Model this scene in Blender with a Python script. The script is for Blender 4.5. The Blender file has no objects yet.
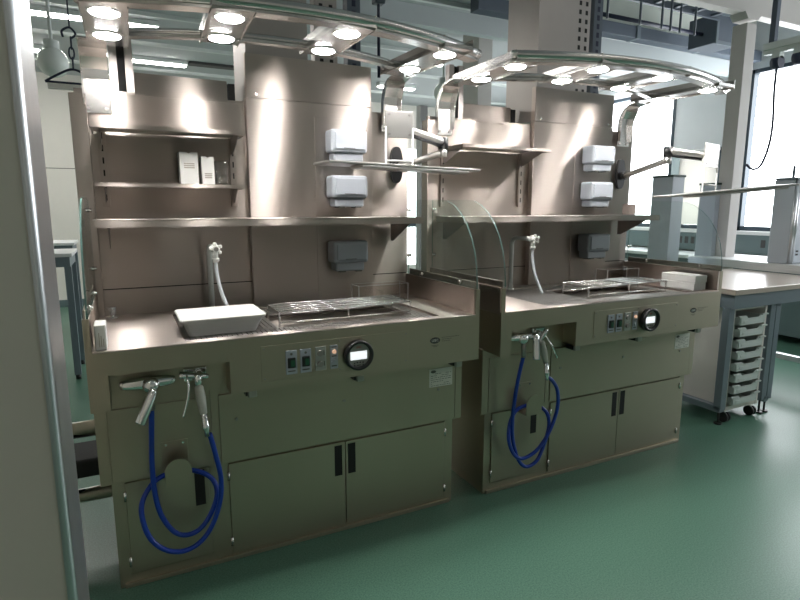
import bpy, bmesh, math, random
from mathutils import Vector, Matrix
random.seed(4)
C = bpy.context.scene.collection
PI = math.pi

# ------------------------------------------------------------------ materials
def new_mat(name):
    m = bpy.data.materials.new(name); m.use_nodes = True
    return m, m.node_tree, m.node_tree.nodes['Principled BSDF']

def pmat(name, col, rough=.5, metal=0., spec=.5, noise=0., nscale=8., emit=None, estr=0., bump=0., coat=0.):
    m, nt, b = new_mat(name)
    b.inputs['Base Color'].default_value = (*col, 1)
    b.inputs['Roughness'].default_value = rough
    b.inputs['Metallic'].default_value = metal
    b.inputs['Specular IOR Level'].default_value = spec
    b.inputs['Coat Weight'].default_value = coat
    if emit:
        b.inputs['Emission Color'].default_value = (*emit, 1)
        b.inputs['Emission Strength'].default_value = estr
    tc = nt.nodes.new('ShaderNodeTexCoord')
    nz = nt.nodes.new('ShaderNodeTexNoise'); nz.inputs['Scale'].default_value = nscale
    nz.inputs['Detail'].default_value = 4
    nt.links.new(tc.outputs['Object'], nz.inputs['Vector'])
    if noise > 0:
        mr = nt.nodes.new('ShaderNodeMapRange')
        mr.inputs[3].default_value = 1 - noise; mr.inputs[4].default_value = 1 + noise
        nt.links.new(nz.outputs['Fac'], mr.inputs[0])
        mx = nt.nodes.new('ShaderNodeVectorMath'); mx.operation = 'SCALE'
        mx.inputs[0].default_value = col
        nt.links.new(mr.outputs[0], mx.inputs['Scale'])
        nt.links.new(mx.outputs[0], b.inputs['Base Color'])
    if bump > 0:
        bp = nt.nodes.new('ShaderNodeBump'); bp.inputs['Strength'].default_value = bump
        bp.inputs['Distance'].default_value = .002
        nt.links.new(nz.outputs['Fac'], bp.inputs['Height'])
        nt.links.new(bp.outputs[0], b.inputs['Normal'])
    return m

def steel(name, col, rough, aniso, scale=(3., 160., 160.), rvar=.08):
    """brushed stainless steel, brush marks along X"""
    m, nt, b = new_mat(name)
    b.inputs['Base Color'].default_value = (*col, 1)
    b.inputs['Metallic'].default_value = 1
    b.inputs['Anisotropic'].default_value = aniso
    tc = nt.nodes.new('ShaderNodeTexCoord'); mp = nt.nodes.new('ShaderNodeMapping')
    mp.inputs['Scale'].default_value = scale
    nz = nt.nodes.new('ShaderNodeTexNoise'); nz.inputs['Scale'].default_value = 1.; nz.inputs['Detail'].default_value = 3
    nt.links.new(tc.outputs['Object'], mp.inputs[0]); nt.links.new(mp.outputs[0], nz.inputs['Vector'])
    mr = nt.nodes.new('ShaderNodeMapRange'); mr.inputs[3].default_value = rough - rvar; mr.inputs[4].default_value = rough + rvar
    nt.links.new(nz.outputs['Fac'], mr.inputs[0]); nt.links.new(mr.outputs[0], b.inputs['Roughness'])
    n2 = nt.nodes.new('ShaderNodeTexNoise'); n2.inputs['Scale'].default_value = 2.2; n2.inputs['Detail'].default_value = 2
    nt.links.new(tc.outputs['Object'], n2.inputs['Vector'])
    m2 = nt.nodes.new('ShaderNodeMapRange'); m2.inputs[3].default_value = .93; m2.inputs[4].default_value = 1.07
    nt.links.new(n2.outputs['Fac'], m2.inputs[0])
    mx = nt.nodes.new('ShaderNodeVectorMath'); mx.operation = 'SCALE'; mx.inputs[0].default_value = col
    nt.links.new(m2.outputs[0], mx.inputs['Scale']); nt.links.new(mx.outputs[0], b.inputs['Base Color'])
    if aniso:
        cv = nt.nodes.new('ShaderNodeCombineXYZ')
        cv.inputs[0].default_value = 0; cv.inputs[1].default_value = 1; cv.inputs[2].default_value = 1
        nt.links.new(cv.outputs[0], b.inputs['Tangent'])
    return m

def glass(name, tint, gl=1.0):
    m = bpy.data.materials.new(name); m.use_nodes = True; nt = m.node_tree
    for n in list(nt.nodes): nt.nodes.remove(n)
    o = nt.nodes.new('ShaderNodeOutputMaterial'); mix = nt.nodes.new('ShaderNodeMixShader')
    t = nt.nodes.new('ShaderNodeBsdfTransparent'); t.inputs[0].default_value = (*tint, 1)
    g = nt.nodes.new('ShaderNodeBsdfGlossy'); g.inputs['Roughness'].default_value = .03
    lw = nt.nodes.new('ShaderNodeLayerWeight'); lw.inputs[0].default_value = .5
    f = nt.nodes.new('ShaderNodeMath'); f.operation = 'POWER'; f.inputs[1].default_value = 4.5
    nt.links.new(lw.outputs['Facing'], f.inputs[0])
    mm = nt.nodes.new('ShaderNodeMath'); mm.operation = 'MULTIPLY_ADD'; mm.inputs[1].default_value = .55*gl; mm.inputs[2].default_value = .03*gl
    nt.links.new(f.outputs[0], mm.inputs[0]); nt.links.new(mm.outputs[0], mix.inputs[0])
    nt.links.new(t.outputs[0], mix.inputs[1]); nt.links.new(g.outputs[0], mix.inputs[2])
    nt.links.new(mix.outputs[0], o.inputs[0])
    return m

def floor_mat():
    m, nt, b = new_mat('green_vinyl')
    tc = nt.nodes.new('ShaderNodeTexCoord')
    n1 = nt.nodes.new('ShaderNodeTexNoise'); n1.inputs['Scale'].default_value = 160; n1.inputs['Detail'].default_value = 3
    n2 = nt.nodes.new('ShaderNodeTexNoise'); n2.inputs['Scale'].default_value = 1.3
    nt.links.new(tc.outputs['Object'], n1.inputs['Vector']); nt.links.new(tc.outputs['Object'], n2.inputs['Vector'])
    r = nt.nodes.new('ShaderNodeValToRGB')
    r.color_ramp.elements[0].position = .35; r.color_ramp.elements[0].color = (.064, .155, .108, 1)
    r.color_ramp.elements[1].position = .68; r.color_ramp.elements[1].color = (.120, .245, .178, 1)
    nt.links.new(n1.outputs['Fac'], r.inputs[0]); nt.links.new(r.outputs[0], b.inputs['Base Color'])
    mr = nt.nodes.new('ShaderNodeMapRange'); mr.inputs[3].default_value = .28; mr.inputs[4].default_value = .38
    nt.links.new(n2.outputs['Fac'], mr.inputs[0]); nt.links.new(mr.outputs[0], b.inputs['Roughness'])
    return m

def emis(name, col, s):
    return pmat(name, (.8, .8, .8), .5, emit=col, estr=s)

M = {}
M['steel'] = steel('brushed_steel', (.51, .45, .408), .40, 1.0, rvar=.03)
M['steel_front_shaded'] = steel('brushed_steel_front_shaded', (.455, .405, .315), .40, .6, rvar=.03)  # same steel; weaker light and olive floor reflection put into its colour
M['steel_dark'] = steel('steel_galvanised', (.40, .37, .35), .42, .0, scale=(14., 14., 14.))
M['polished'] = steel('polished_steel', (.72, .70, .68), .22, .0, rvar=.03)
M['satin'] = steel('satin_steel', (.52, .50, .48), .42, .0, rvar=.03)
M['chrome'] = pmat('chrome', (.82, .82, .82), .07, 1.)
M['lamp'] = emis('lamp_glow', (1, .985, .96), 100)
M['strip'] = emis('strip_lamp_glow', (1, .97, .93), 24)
M['strip_fill'] = emis('fill_strip_glow', (1, .93, .84), 4.8)
M['lcd'] = emis('lcd_glow', (.93, .97, 1), .6)
M['green_led'] = pmat('green_rocker', (.015, .06, .035), .3, emit=(.05, .4, .15), estr=.02)
M['amber_led'] = pmat('amber_lamp', (.5, .35, .25), .3, emit=(1, .6, .4), estr=.35)
M['white'] = pmat('white_plastic', (.90, .88, .84), .38, noise=.02)
M['card'] = pmat('white_card', (.82, .80, .76), .7, noise=.03)
M['card_print'] = pmat('printed_card', (.45, .40, .34), .7)
M['disp'] = pmat('dispenser_plastic', (.44, .46, .50), .35, noise=.02)
M['black'] = pmat('black_plastic', (.012, .012, .013), .35)
M['slot'] = pmat('dark_slot', (.006, .006, .006), .7)
M['navy'] = pmat('navy_rubber', (.012, .018, .05), .5)
M['hose'] = pmat('blue_hose', (.008, .045, .36), .28, noise=.05)
M['clear_hose'] = pmat('clear_hose', (.72, .74, .77), .25)
M['grip'] = pmat('grip_plastic', (.50, .50, .45), .4)
M['label'] = pmat('label_paper', (.82, .80, .74), .6)
M['ink'] = pmat('printing_ink', (.05, .05, .05), .6)
M['greyink'] = pmat('grey_ink', (.13, .13, .11), .6)
M['redink'] = pmat('red_ink', (.5, .03, .03), .6)
M['switch_plate'] = pmat('switch_plate', (.40, .43, .49), .45)
M['dial_plate'] = pmat('dial_plate', (.42, .43, .40), .45)
M['dial_face'] = pmat('dial_face', (.36, .37, .34), .45)
M['glass'] = glass('clear_glass', (.93, .965, .95))
M['glass_edge'] = pmat('glass_edge', (.13, .22, .20), .2)
M['acrylic'] = glass('clear_acrylic', (.93, .92, .91), .9)
M['beaker'] = glass('beaker_glass', (.86, .86, .85), 2.2)
M['acrylic_edge'] = pmat('acrylic_edge', (.75, .74, .72), .2)
M['floor'] = floor_mat()
M['wall'] = pmat('painted_wall', (.78, .75, .69), .7, noise=.02)
M['wall_green'] = pmat('painted_wall_green', (.72, .75, .77), .7, noise=.02)
M['ceil'] = pmat('ceiling_board', (.50, .52, .535), .8, noise=.03)
M['ceil_dark'] = pmat('ceiling_slab', (.58, .62, .56), .85, noise=.08)
M['duct'] = pmat('painted_duct', (.10, .125, .16), .5, noise=.05)
M['soffit'] = pmat('soffit_paint', (.56, .61, .62), .7)
M['rail'] = pmat('white_rail', (.70, .74, .72), .5)
M['column'] = pmat('column_paint', (.58, .55, .52), .55, noise=.02)
M['beige'] = pmat('beige_panel', (.78, .73, .65), .5, noise=.02)
M['alu'] = steel('anodised_aluminium', (.66, .67, .69), .32, .0, scale=(40, 40, 3))
M['bluegrey'] = pmat('bluegrey_frame', (.17, .21, .24), .4, noise=.03)
M['tower'] = pmat('tower_grey', (.44, .48, .53), .4)
M['bench'] = pmat('bench_laminate', (.52, .44, .38), .28, noise=.02)
M['cream'] = pmat('cream_laminate', (.72, .69, .64), .5, noise=.02)
M['tray'] = pmat('tray_plastic', (.66, .70, .68), .4)
M['whitetop'] = pmat('white_worktop', (.75, .76, .76), .35)
M['frame_dark'] = pmat('window_frame', (.03, .05, .07), .4)
M['frame_light'] = pmat('window_reveal', (.55, .65, .68), .5)
M['teal'] = pmat('teal_cabinet', (.12, .17, .175), .5, noise=.08)
M['brown'] = pmat('brown_card', (.28, .22, .19), .7)
M['darkgreen'] = pmat('dark_green_cap', (.03, .06, .05), .5)
m_, nt_, b_ = new_mat('blind_cloth')
b_.inputs['Base Color'].default_value = (.85, .84, .80, 1); b_.inputs['Roughness'].default_value = .9
tr_ = nt_.nodes.new('ShaderNodeBsdfTranslucent'); tr_.inputs[0].default_value = (.62, .60, .57, 1)
mx_ = nt_.nodes.new('ShaderNodeMixShader'); mx_.inputs[0].default_value = .5
nt_.links.new(b_.outputs[0], mx_.inputs[1]); nt_.links.new(tr_.outputs[0], mx_.inputs[2])
nt_.links.new(mx_.outputs[0], nt_.nodes['Material Output'].inputs[0]); M['blind'] = m_
M['frost'] = pmat('frosted_lamp', (.80, .84, .80), .2)

# ------------------------------------------------------------------ mesh builder
class MB:
    def __init__(s): s.bm = bmesh.new(); s.mi = 0
    def _mark(s, faces, smooth=False):
        for f in faces: f.material_index = s.mi; f.smooth = smooth
    def box(s, x0, y0, z0, x1, y1, z1, bev=0., rot=None, seg=2):
        n0 = len(s.bm.faces)
        r = bmesh.ops.create_cube(s.bm, size=1)
        vs = r['verts']
        c = Vector(((x0+x1)/2, (y0+y1)/2, (z0+z1)/2))
        d = (abs(x1-x0), abs(y1-y0), abs(z1-z0))
        for v in vs:
            p = Vector((v.co.x*d[0], v.co.y*d[1], v.co.z*d[2]))
            if rot is not None: p = rot @ p
            v.co = c + p
        es = list({e for v in vs for e in v.link_edges}); fs = list({f for v in vs for f in v.link_faces})
        s._mark(fs)
        if bev > 0:
            bev = min(bev, min(d)*.45)
            r = bmesh.ops.bevel(s.bm, geom=es, offset=bev, segments=seg, affect='EDGES', profile=.5)
            s._mark(r['faces'])
        return s
    def ring(s, c, ax, r, n):
        ax = ax.normalized()
        h = Vector((0, 0, 1)) if abs(ax.z) < .9 else Vector((1, 0, 0))
        u = ax.cross(h).normalized(); w = ax.cross(u)
        return [s.bm.verts.new(c + u*(r*math.cos(2*PI*i/n)) + w*(r*math.sin(2*PI*i/n))) for i in range(n)]
    def cyl(s, p0, p1, r, r2=None, n=20, caps=True):
        p0 = Vector(p0); p1 = Vector(p1); r2 = r if r2 is None else r2
        a = s.ring(p0, p1-p0, r, n); b = s.ring(p1, p1-p0, r2, n)
        s._mark([s.bm.faces.new((a[i], a[(i+1) % n], b[(i+1) % n], b[i])) for i in range(n)], True)
        if caps:
            s._mark([s.bm.faces.new(a[::-1]), s.bm.faces.new(b)])
        return s
    def lathe(s, c, ax, prof, n=24):
        """prof: list of (distance along ax, radius)"""
        c = Vector(c); ax = Vector(ax).normalized()
        rs = [s.ring(c + ax*t, ax, max(r, 1e-4), n) for t, r in prof]
        fs = []
        for a, b in zip(rs, rs[1:]):
            fs += [s.bm.faces.new((a[i], a[(i+1) % n], b[(i+1) % n], b[i])) for i in range(n)]
        s._mark(fs, True)
        s._mark([s.bm.faces.new(rs[0][::-1]), s.bm.faces.new(rs[-1])])
        return s
    def tube(s, pts, r, n=10, caps=True):
        P = [Vector(p) for p in pts]
        rr = r if isinstance(r, (list, tuple)) else [r]*len(P)
        t0 = (P[1]-P[0]).normalized()
        h = Vector((0, 0, 1)) if abs(t0.z) < .9 else Vector((1, 0, 0))
        u = t0.cross(h).normalized()
        rings = []
        for i, p in enumerate(P):
            t = (P[min(i+1, len(P)-1)] - P[max(i-1, 0)]).normalized()
            u = (u - t*u.dot(t)).normalized(); w = t.cross(u)
            rings.append([s.bm.verts.new(p + u*(rr[i]*math.cos(2*PI*k/n)) + w*(rr[i]*math.sin(2*PI*k/n))) for k in range(n)])
        fs = []
        for a, b in zip(rings, rings[1:]):
            fs += [s.bm.faces.new((a[k], a[(k+1) % n], b[(k+1) % n], b[k])) for k in range(n)]
        s._mark(fs, True)
        if caps: s._mark([s.bm.faces.new(rings[0][::-1]), s.bm.faces.new(rings[-1])])
        return s
    def prism(s, poly, axis, a, b, edge_mi=None):
        """poly 2-D; axis 'x': poly=(y,z), 'y': poly=(x,z), 'z': poly=(x,y); extruded a..b"""
        def p3(q, t):
            return {'x': (t, q[0], q[1]), 'y': (q[0], t, q[1]), 'z': (q[0], q[1], t)}[axis]
        A = [s.bm.verts.new(p3(q, a)) for q in poly]; B = [s.bm.verts.new(p3(q, b)) for q in poly]
        n = len(poly)
        caps = [s.bm.faces.new(A[::-1]), s.bm.faces.new(B)]
        sides = [s.bm.faces.new((A[i], A[(i+1) % n], B[(i+1) % n], B[i])) for i in range(n)]
        s._mark(caps); s._mark(sides)
        if edge_mi is not None:
            for f in sides: f.material_index = edge_mi
        return s
    def ribbon(s, pts, w0, w1, t):
        """flat strip following pts (x,y,z): spans offset w0..w1 in local inward direction (horizontal), thickness t in z"""
        P = [Vector(p) for p in pts]; rings = []
        for i, p in enumerate(P):
            d = (P[min(i+1, len(P)-1)] - P[max(i-1, 0)]); d.z = 0; d.normalize()
            nrm = Vector((-d.y, d.x, 0))
            rings.append([s.bm.verts.new(p + nrm*a + Vector((0, 0, z))) for a, z in ((w0, 0), (w1, 0), (w1, t), (w0, t))])
        fs = []
        for a, b in zip(rings, rings[1:]):
            fs += [s.bm.faces.new((a[k], a[(k+1) % 4], b[(k+1) % 4], b[k])) for k in range(4)]
        fs += [s.bm.faces.new(rings[0][::-1]), s.bm.faces.new(rings[-1])]
        s._mark(fs); return s
    def sphere(s, c, r, sc=(1, 1, 1), n=20):
        rr = bmesh.ops.create_uvsphere(s.bm, u_segments=n, v_segments=n//2, radius=r)
        for v in rr['verts']: v.co = Vector(c) + Vector((v.co.x*sc[0], v.co.y*sc[1], v.co.z*sc[2]))
        s._mark(list({f for v in rr['verts'] for f in v.link_faces}), True); return s
    def build(s, name, mats, parent=None, loc=None):
        bmesh.ops.recalc_face_normals(s.bm, faces=s.bm.faces)
        me = bpy.data.meshes.new(name)
        if loc is not None:
            for v in s.bm.verts: v.co -= Vector(loc)
        s.bm.to_mesh(me); s.bm.free()
        for m in (mats if isinstance(mats, (list, tuple)) else [mats]): me.materials.append(m)
        o = bpy.data.objects.new(name, me); C.objects.link(o)
        if loc is not None: o.location = loc
        if parent: o.parent = parent
        return o

def tag(o, label, cat, group=None, kind=None):
    o['label'] = label; o['category'] = cat
    if group: o['group'] = group
    if kind: o['kind'] = kind
    return o
def thing(name, label, cat, loc=(0, 0, 0), rotz=0., group=None):
    o = bpy.data.objects.new(name, None); C.objects.link(o); o.empty_display_size = .1
    o.location = loc; o.rotation_euler = (0, 0, rotz)
    return tag(o, label, cat, group)
def struct(name, mb, m):
    o = mb.build(name, m); o['kind'] = 'structure'; return o
def copy_tree(o, parent=None):
    c = o.copy(); C.objects.link(c)
    if parent: c.parent = parent
    for ch in list(o.children): copy_tree(ch, c)
    return c
def smooth_path(pts, k=8):
    """Catmull-Rom"""
    P = [Vector(p) for p in pts]; out = []
    for i in range(len(P)-1):
        p0 = P[max(i-1, 0)]; p1 = P[i]; p2 = P[i+1]; p3 = P[min(i+2, len(P)-1)]
        for j in range(k):
            t = j/k
            out.append(.5*((2*p1) + (p2-p0)*t + (2*p0-5*p1+4*p2-p3)*t*t + (3*p1-p0-3*p2+p3)*t**3))
    out.append(P[-1]); return out
def text_mesh(name, body, size, m, parent, loc, sx=1.):
    """lettering facing -Y"""
    cu = bpy.data.curves.new(name, 'FONT'); cu.body = body; cu.size = size; cu.extrude = .0004
    cu.align_x = 'CENTER'; cu.align_y = 'CENTER'
    t = bpy.data.objects.new(name, cu); C.objects.link(t)
    bpy.context.view_layer.update()
    me = bpy.data.meshes.new_from_object(t.evaluated_get(bpy.context.evaluated_depsgraph_get()))
    bpy.data.objects.remove(t); bpy.data.curves.remove(cu)
    for v in me.vertices: v.co = Vector((loc[0] + v.co.x*sx, loc[1] - v.co.z, loc[2] + v.co.y))
    me.materials.clear(); me.materials.append(m)
    o = bpy.data.objects.new(name, me); C.objects.link(o); o.parent = parent
    return o

W, D, H = 1.512, .68, .95
CX = .756
def yf(x): return -.10 + .20*((x-CX)/.79)**2
def yb(x): return .275 + .17*((x-CX)/.6)**2
ZC = 2.03

# ------------------------------------------------------------------ grossing station
def station(ox, oy, label, second=False):
    S = thing('grossing_station', label, 'grossing station', (ox, oy, 0), 0, 'stainless steel grossing stations')
    st, sf = M['steel'], M['steel_front_shaded']
    # --- lower carcass, three tiers stepping back
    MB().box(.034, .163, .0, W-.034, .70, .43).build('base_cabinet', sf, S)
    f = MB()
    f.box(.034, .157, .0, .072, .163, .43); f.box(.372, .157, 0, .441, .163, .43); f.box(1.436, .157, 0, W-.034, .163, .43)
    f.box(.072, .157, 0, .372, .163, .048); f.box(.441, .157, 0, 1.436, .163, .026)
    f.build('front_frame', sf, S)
    MB().box(.05, .146, .0, W-.05, .157, .018, .002).build('plinth', sf, S)
    def door(x0, x1, z0, z1, hx0, hx1, hz0, hz1, hinge_x):
        d = MB().box(x0, .151, z0, x1, .163, z1, .002).build('door', sf, S)
        h = MB(); h.box(hx0, .1500, hz0, hx1, .1512, hz1).build('handle_slot', M['slot'], d)
        for hz in (z0+.05, z1-.05):
            MB().cyl((hinge_x, .150, hz-.018), (hinge_x, .150, hz+.018), .0055, n=10).build('hinge', M['polished'], d)
    door(.076, .368, .052, .415, .315, .352, .268, .412, .074)
    door(.444, .931, .03, .412, .884, .918, .262, .400, .4425)
    door(.935, 1.432, .03, .412, .945, .980, .262, .400, 1.434)
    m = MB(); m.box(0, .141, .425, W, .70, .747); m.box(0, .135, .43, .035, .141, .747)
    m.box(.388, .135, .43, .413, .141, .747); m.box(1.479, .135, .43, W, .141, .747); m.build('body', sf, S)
    MB().box(.039, .1345, .432, .384, .141, .705, .0015).build('access_panel', sf, S)
    mp = MB().box(.417, .1325, .43, 1.475, .141, .706, .0015).build('access_panel', sf, S)
    for x, z in ((.925, .605), (1.385, .585), (.48, .60)):
        MB().cyl((x, .1325, z), (x, .1285, z), .0065, n=12).build('screw', M['steel_dark'], mp)
    for x in (.532, .975, 1.456):
        l_ = MB(); l_.box(x-.012, .075, .697, x+.020, .132, .724, .003); l_.mi = 1; l_.box(x-.020, .090, .701, x-.012, .132, .720)
        l_.build('latch', [M['grip'], M['black']], S)
        
    # --- worktop apron with hose niche
    a = MB()
    a.prism([(0, .747), (.06, .747), (.06, .868), (.445, .868), (.445, .747), (W, .747), (W, .95), (0, .95)], 'y', 0, .012)
    a.box(0, .012, .752, .012, .70, .939); a.box(W-.012, .012, .752, W, .70, .939)
    a.box(.445, .012, .747, W, .1345, .752); a.box(.0, .012, .747, .06, .1345, .752)
    a.box(0, 0, .95, .02, .0035, 1.06); a.box(W-.02, 0, .95, W, .0035, 1.06)
    a.build('apron', sf, S)
    n = MB(); n.box(.055, .088, .747, .45, .094, .873); n.box(.052, .012, .747, .06, .094, .873); n.box(.445, .012, .747, .453, .094, .873)
    n.box(.055, .012, .866, .45, .09, .872); n.build('hose_niche', sf, S)
    cp = MB(); cp.box(.556, -.0022, .776, 1.16, .002, .911, .001)
    cp = cp.build('control_panel', sf, S)
    for x in (.567, .86, 1.149):
        for z in (.787, .900): MB().cyl((x, -.002, z), (x, -.0045, z), .0035, n=8).build('screw', M['steel_dark'], cp)
    # rocker switches, fuse plate, lamp plate
    for x in (.668, .723):
        p = MB().box(x-.0215, -.006, .793, x+.0215, -.002, .885, .0015).build('rocker_switch', M['switch_plate'], S)
        b = MB(); b.box(x-.015, -.012, .818, x+.015, -.006, .858, .003); b.mi = 1
        b.box(x-.004, -.0128, .824, x+.011, -.0118, .848, .001); b.mi = 2
        b.box(x-.014, -.0066, .803, x+.014, -.0058, .808); b.cyl((x, -.0058, .871), (x, -.0068, .871), .005, n=10)
        b.build('rocker', [M['black'], M['green_led'], M['greyink']], p)
    p = MB().box(.761, -.006, .793, .804, -.002, .887, .0015).build('fuse_plate', M['dial_plate'], S)
    for z in (.820, .862):
        b = MB(); b.cyl((.778, -.006, z), (.778, -.016, z), .011, n=16); b.mi = 1
        b.box(.794, -.0068, z-.009, .797, -.0058, z+.009); b.build('fuse_cap', [M['steel_dark'], M['greyink']], p)
    p = MB().box(.820, -.006, .793, .852, -.002, .887, .0015).build('indicator_plate', M['switch_plate'], S)
    for z, mm in ((.862, 'amber_led'), (.822, 'switch_plate')):
        MB().cyl((.836, -.006, z), (.836, -.013, z), .008, n=14).build('indicator', M[mm], p)
    b = MB()
    for z in (.878, .842, .803): b.box(.826, -.0068, z, .846, -.0058, z+.004)
    b.build('lettering', M['greyink'], p)
    # round gauge
    g = MB(); g.lathe((.935, 0, .838), (0, -1, 0), [(0, .060), (.026, .060), (.030, .057), (.030, .049), (.012, .047), (.012, .0001)], 40)
    g = g.build('airflow_gauge', M['black'], S)
    b = MB(); b.cyl((.935, -.0125, .838), (.935, -.0145, .838), .0468, n=36); b.mi = 1
    for x, z in ((.917, .806), (.929, .808), (.941, .808), (.953, .807), (.917, .797), (.953, .798)):
        b.box(x-.003, -.0155, z-.0025, x+.003, -.014, z+.0025)
    b.box(.926, -.0155, .7955, .944, -.0142, .7985)
    b.build('dial_face', [M['dial_face'], M['ink']], g)
    MB().box(.900, -.0165, .820, .970, -.014, .853, .001).build('display', M['lcd'], g)
    text_mesh('lettering', 'LEEC', .011, M['redink'], g, (.935, -.0150, .869))
    # maker's badge
    b = MB()
    pl = [(1.289 + .024*math.cos(2*PI*i/32), .8555 + .0135*math.sin(2*PI*i/32)) for i in range(32)]
    b.prism(pl, 'y', -.0012, .001); b = b.build('badge', M['ink'], S)
    text_mesh('lettering', 'LEEC', .0155, M['label'], b, (1.289, -.0013, .8555), 1.0)
    b = MB()
    for z, x1 in ((.8645, 1.408), (.8565, 1.372), (.8485, 1.362)):
        x = 1.322
        while x < x1:
            w = random.uniform(.006, .014); b.box(x, -.0006, z, min(x+w, x1), .0005, z+.0022); x += w+.003
    b.box(1.272, -.0006, .833, 1.306, .0005, .8352); b.box(1.279, -.0006, .828, 1.300, .0005, .830)
    b.build('lettering', M['greyink'], S)
    # rating label on the lower panel
    lb = MB().box(1.337, .1312, .600, 1.459, .133, .685).build('rating_label', M['label'], S)
    b = MB(); pl = [(1.358 + .014*math.cos(2*PI*i/24), .673 + .007*math.sin(2*PI*i/24)) for i in range(24)]
    b.prism(pl, 'y', .1306, .132)
    for k in range(7):
        z = .664 - k*.0092; x = 1.345
        while x < 1.448:
            w = random.uniform(.006, .02)
            if random.random() < .75: b.box(x, .1307, z-.003, min(x+w, 1.452), .132, z-.001)
            x += w+.004
    b.build('lettering', M['greyink'], lb)
    # hose hanger with upturned tongue
    hp = MB(); hp.box(.203, .1305, .412, .298, .1345, .556, .001)
    hp.mi = 1
    for x in (.222, .282): hp.cyl((x, .1305, .545), (x, .1275, .545), .0045, n=10)
    hp = hp.build('hose_hanger', [sf, M['polished']], S)
    t = MB(); r = .046; cx = .255
    t.box(cx-r, .058, .412, cx+r, .131, .4155)
    poly = [(cx-r, .412)] + [(cx + r*math.cos(PI - PI*i/16), .467 + r*math.sin(PI - PI*i/16)) for i in range(17)] + [(cx+r, .412)]
    t.prism(poly, 'y', .056, .060)
    pass
    t.build('hanger_tongue', sf, hp)

    # --- worktop, perforated tray and sink
    w = MB(); x0, x1, y0, y1 = .305, 1.335, .048, .585
    w.box(.02, .006, .94, x0, .68, H); w.box(x1, .006, .94, W-.02, .68, H)
    w.box(x0, .006, .94, x1, y0, H); w.box(x0, y1, .94, x1, .68, H)
    w.box(.02, -.001, .945, W-.02, .006, H+.001, .002)
    w.build('worktop', st, S)
    k = MB(); k.box(x0, y0, .90, x0+.004, y1, .94); k.box(x1-.004, y0, .90, x1, y1, .94)
    k.box(x0, y0, .90, x1, y0+.004, .94); k.box(x0, y1-.004, .90, x1, y1, .94); k.box(x0, y0, .897, x1, y1, .90)
    k.build('sink', st, S)
    g = MB()
    def bars(xa, xb, ya, yb_):
        x = xa
        while x < xb - .004:
            g.box(x, ya, .936, min(x+.0145, xb), yb_, .9415); x += .0185
        g.box(xa, ya-.004, .936, xb, ya+.006, .942); g.box(xa, yb_-.006, .936, xb, yb_+.004, .942)
    bars(x0+.006, x1-.006, y0+.008, .150); bars(x0+.006, .66, .162, y1-.008); bars(1.27, x1-.006, .162, y1-.008)
    bars(.664, 1.266, .49, y1-.008)
    g.box(.655, .15, .930, .664, y1-.01, .942); g.box(1.262, .15, .930, 1.27, y1-.01, .942)
    g.build('perforated_grid', M['satin'], S)
    # side walls, rails and glass wings
    for side in (0, 1):
        xa, xb = (0, .02) if side == 0 else (W-.02, W)
        xi = .02 if side == 0 else W-.02
        MB().box(xa, .0125, .94, xb, .68, 1.06, .0015).build('side_splash', st, S)
        xr = (.004, .010) if side == 0 else (W-.010, W-.004)
        MB().box(xr[0], .003, 1.055, xr[1], .655, 1.09, .001).build('glass_rail', st, S)
        xg = .0125 if side == 0 else W-.0185
        prof = [(.0, 1.062), (0, 1.092), (.007, 1.15), (.022, 1.215), (.05, 1.28), (.09, 1.338), (.14, 1.386), (.20, 1.423), (.26, 1.442), (.33, 1.448), (.655, 1.449), (.655, 1.062)]
        gl = MB().prism(prof, 'x', xg, xg+.006, edge_mi=1).build('glass_wing', [M['glass'], M['glass_edge']], S)
        for yy, zz in ((.135, 1.077), (.50, 1.077), (.645, 1.16), (.645, 1.40)):
            x_c = xg+.003
            MB().cyl((x_c-.010, yy, zz), (x_c+.012, yy, zz), .0085, n=14).build('glass_clamp', M['polished'], gl)
    # --- back
    b = MB(); b.box(.0, .682, .94, W-.008, .705, 1.0605); b.box(.0, .682, 1.0655, W-.008, .705, 1.885)
    b.mi = 1; b.box(.001, .688, 1.06, W-.009, .70, 1.066)
    b.build('back_panel', [st, M['slot']], S)
    MB().box(-.018, .655, .95, .043, .72, 1.862, .002).build('side_post', st, S)
    MB().box(.043, .668, 1.737, .668, .684, 1.872, .002).build('header_panel', st, S)
    MB().box(.672, .646, .952, 1.287, .682, 1.897, .002).build('centre_panel', st, S)
    u = MB().box(.676, .648, 1.899, 1.285, .682, 2.088, .002).build('centre_panel', st, S)
    for x in (.72, 1.245): MB().cyl((x, .648, 1.915), (x, .6445, 1.915), .006, n=10).build('screw', M['polished'], u)
    MB().box(.988, .6435, .96, 1.262, .647, 1.835, .001).build('dispenser_plate', st, S)
    MB().box(.680, .6484, 1.90, .965, .93, 3.6).build('exhaust_duct', M['steel_dark'], S)
    c = MB(); c.box(1.03, .74, 1.86, 1.145, .80, 3.6); c.mi = 1
    for i in range(30):
        for x in (1.055, 1.105): c.box(x, .7385, 2.05+i*.05, x+.018, .741, 2.075+i*.05)
    c.build('perforated_channel', [M['steel_dark'], M['slot']], S)
    c = MB(); c.box(1.215, .78, 1.86, 1.285, .84, 3.6); c.mi = 1
    for i in range(30): c.box(1.24, .7785, 2.05+i*.05, 1.26, .781, 2.08+i*.05)
    c.build('perforated_channel', [M['duct'], M['navy']], S)
    c = MB(); c.box(.135, .70, 1.872, .165, .74, 2.16); c.box(.195, .70, 1.872, .225, .74, 2.16); 
    c.mi = 1; c.box(.165, .728, 1.872, .195, .74, 2.16); c.build('rear_channel', [M['steel_dark'], M['slot']], S)
    MB().box(.225, .80, 1.80, .62, .84, 1.99, .002).build('rear_cover', st, S)
    MB().box(.625, .80, 1.80, .655, .83, 1.98).build('rear_strut', M['slot'], S)
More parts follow.
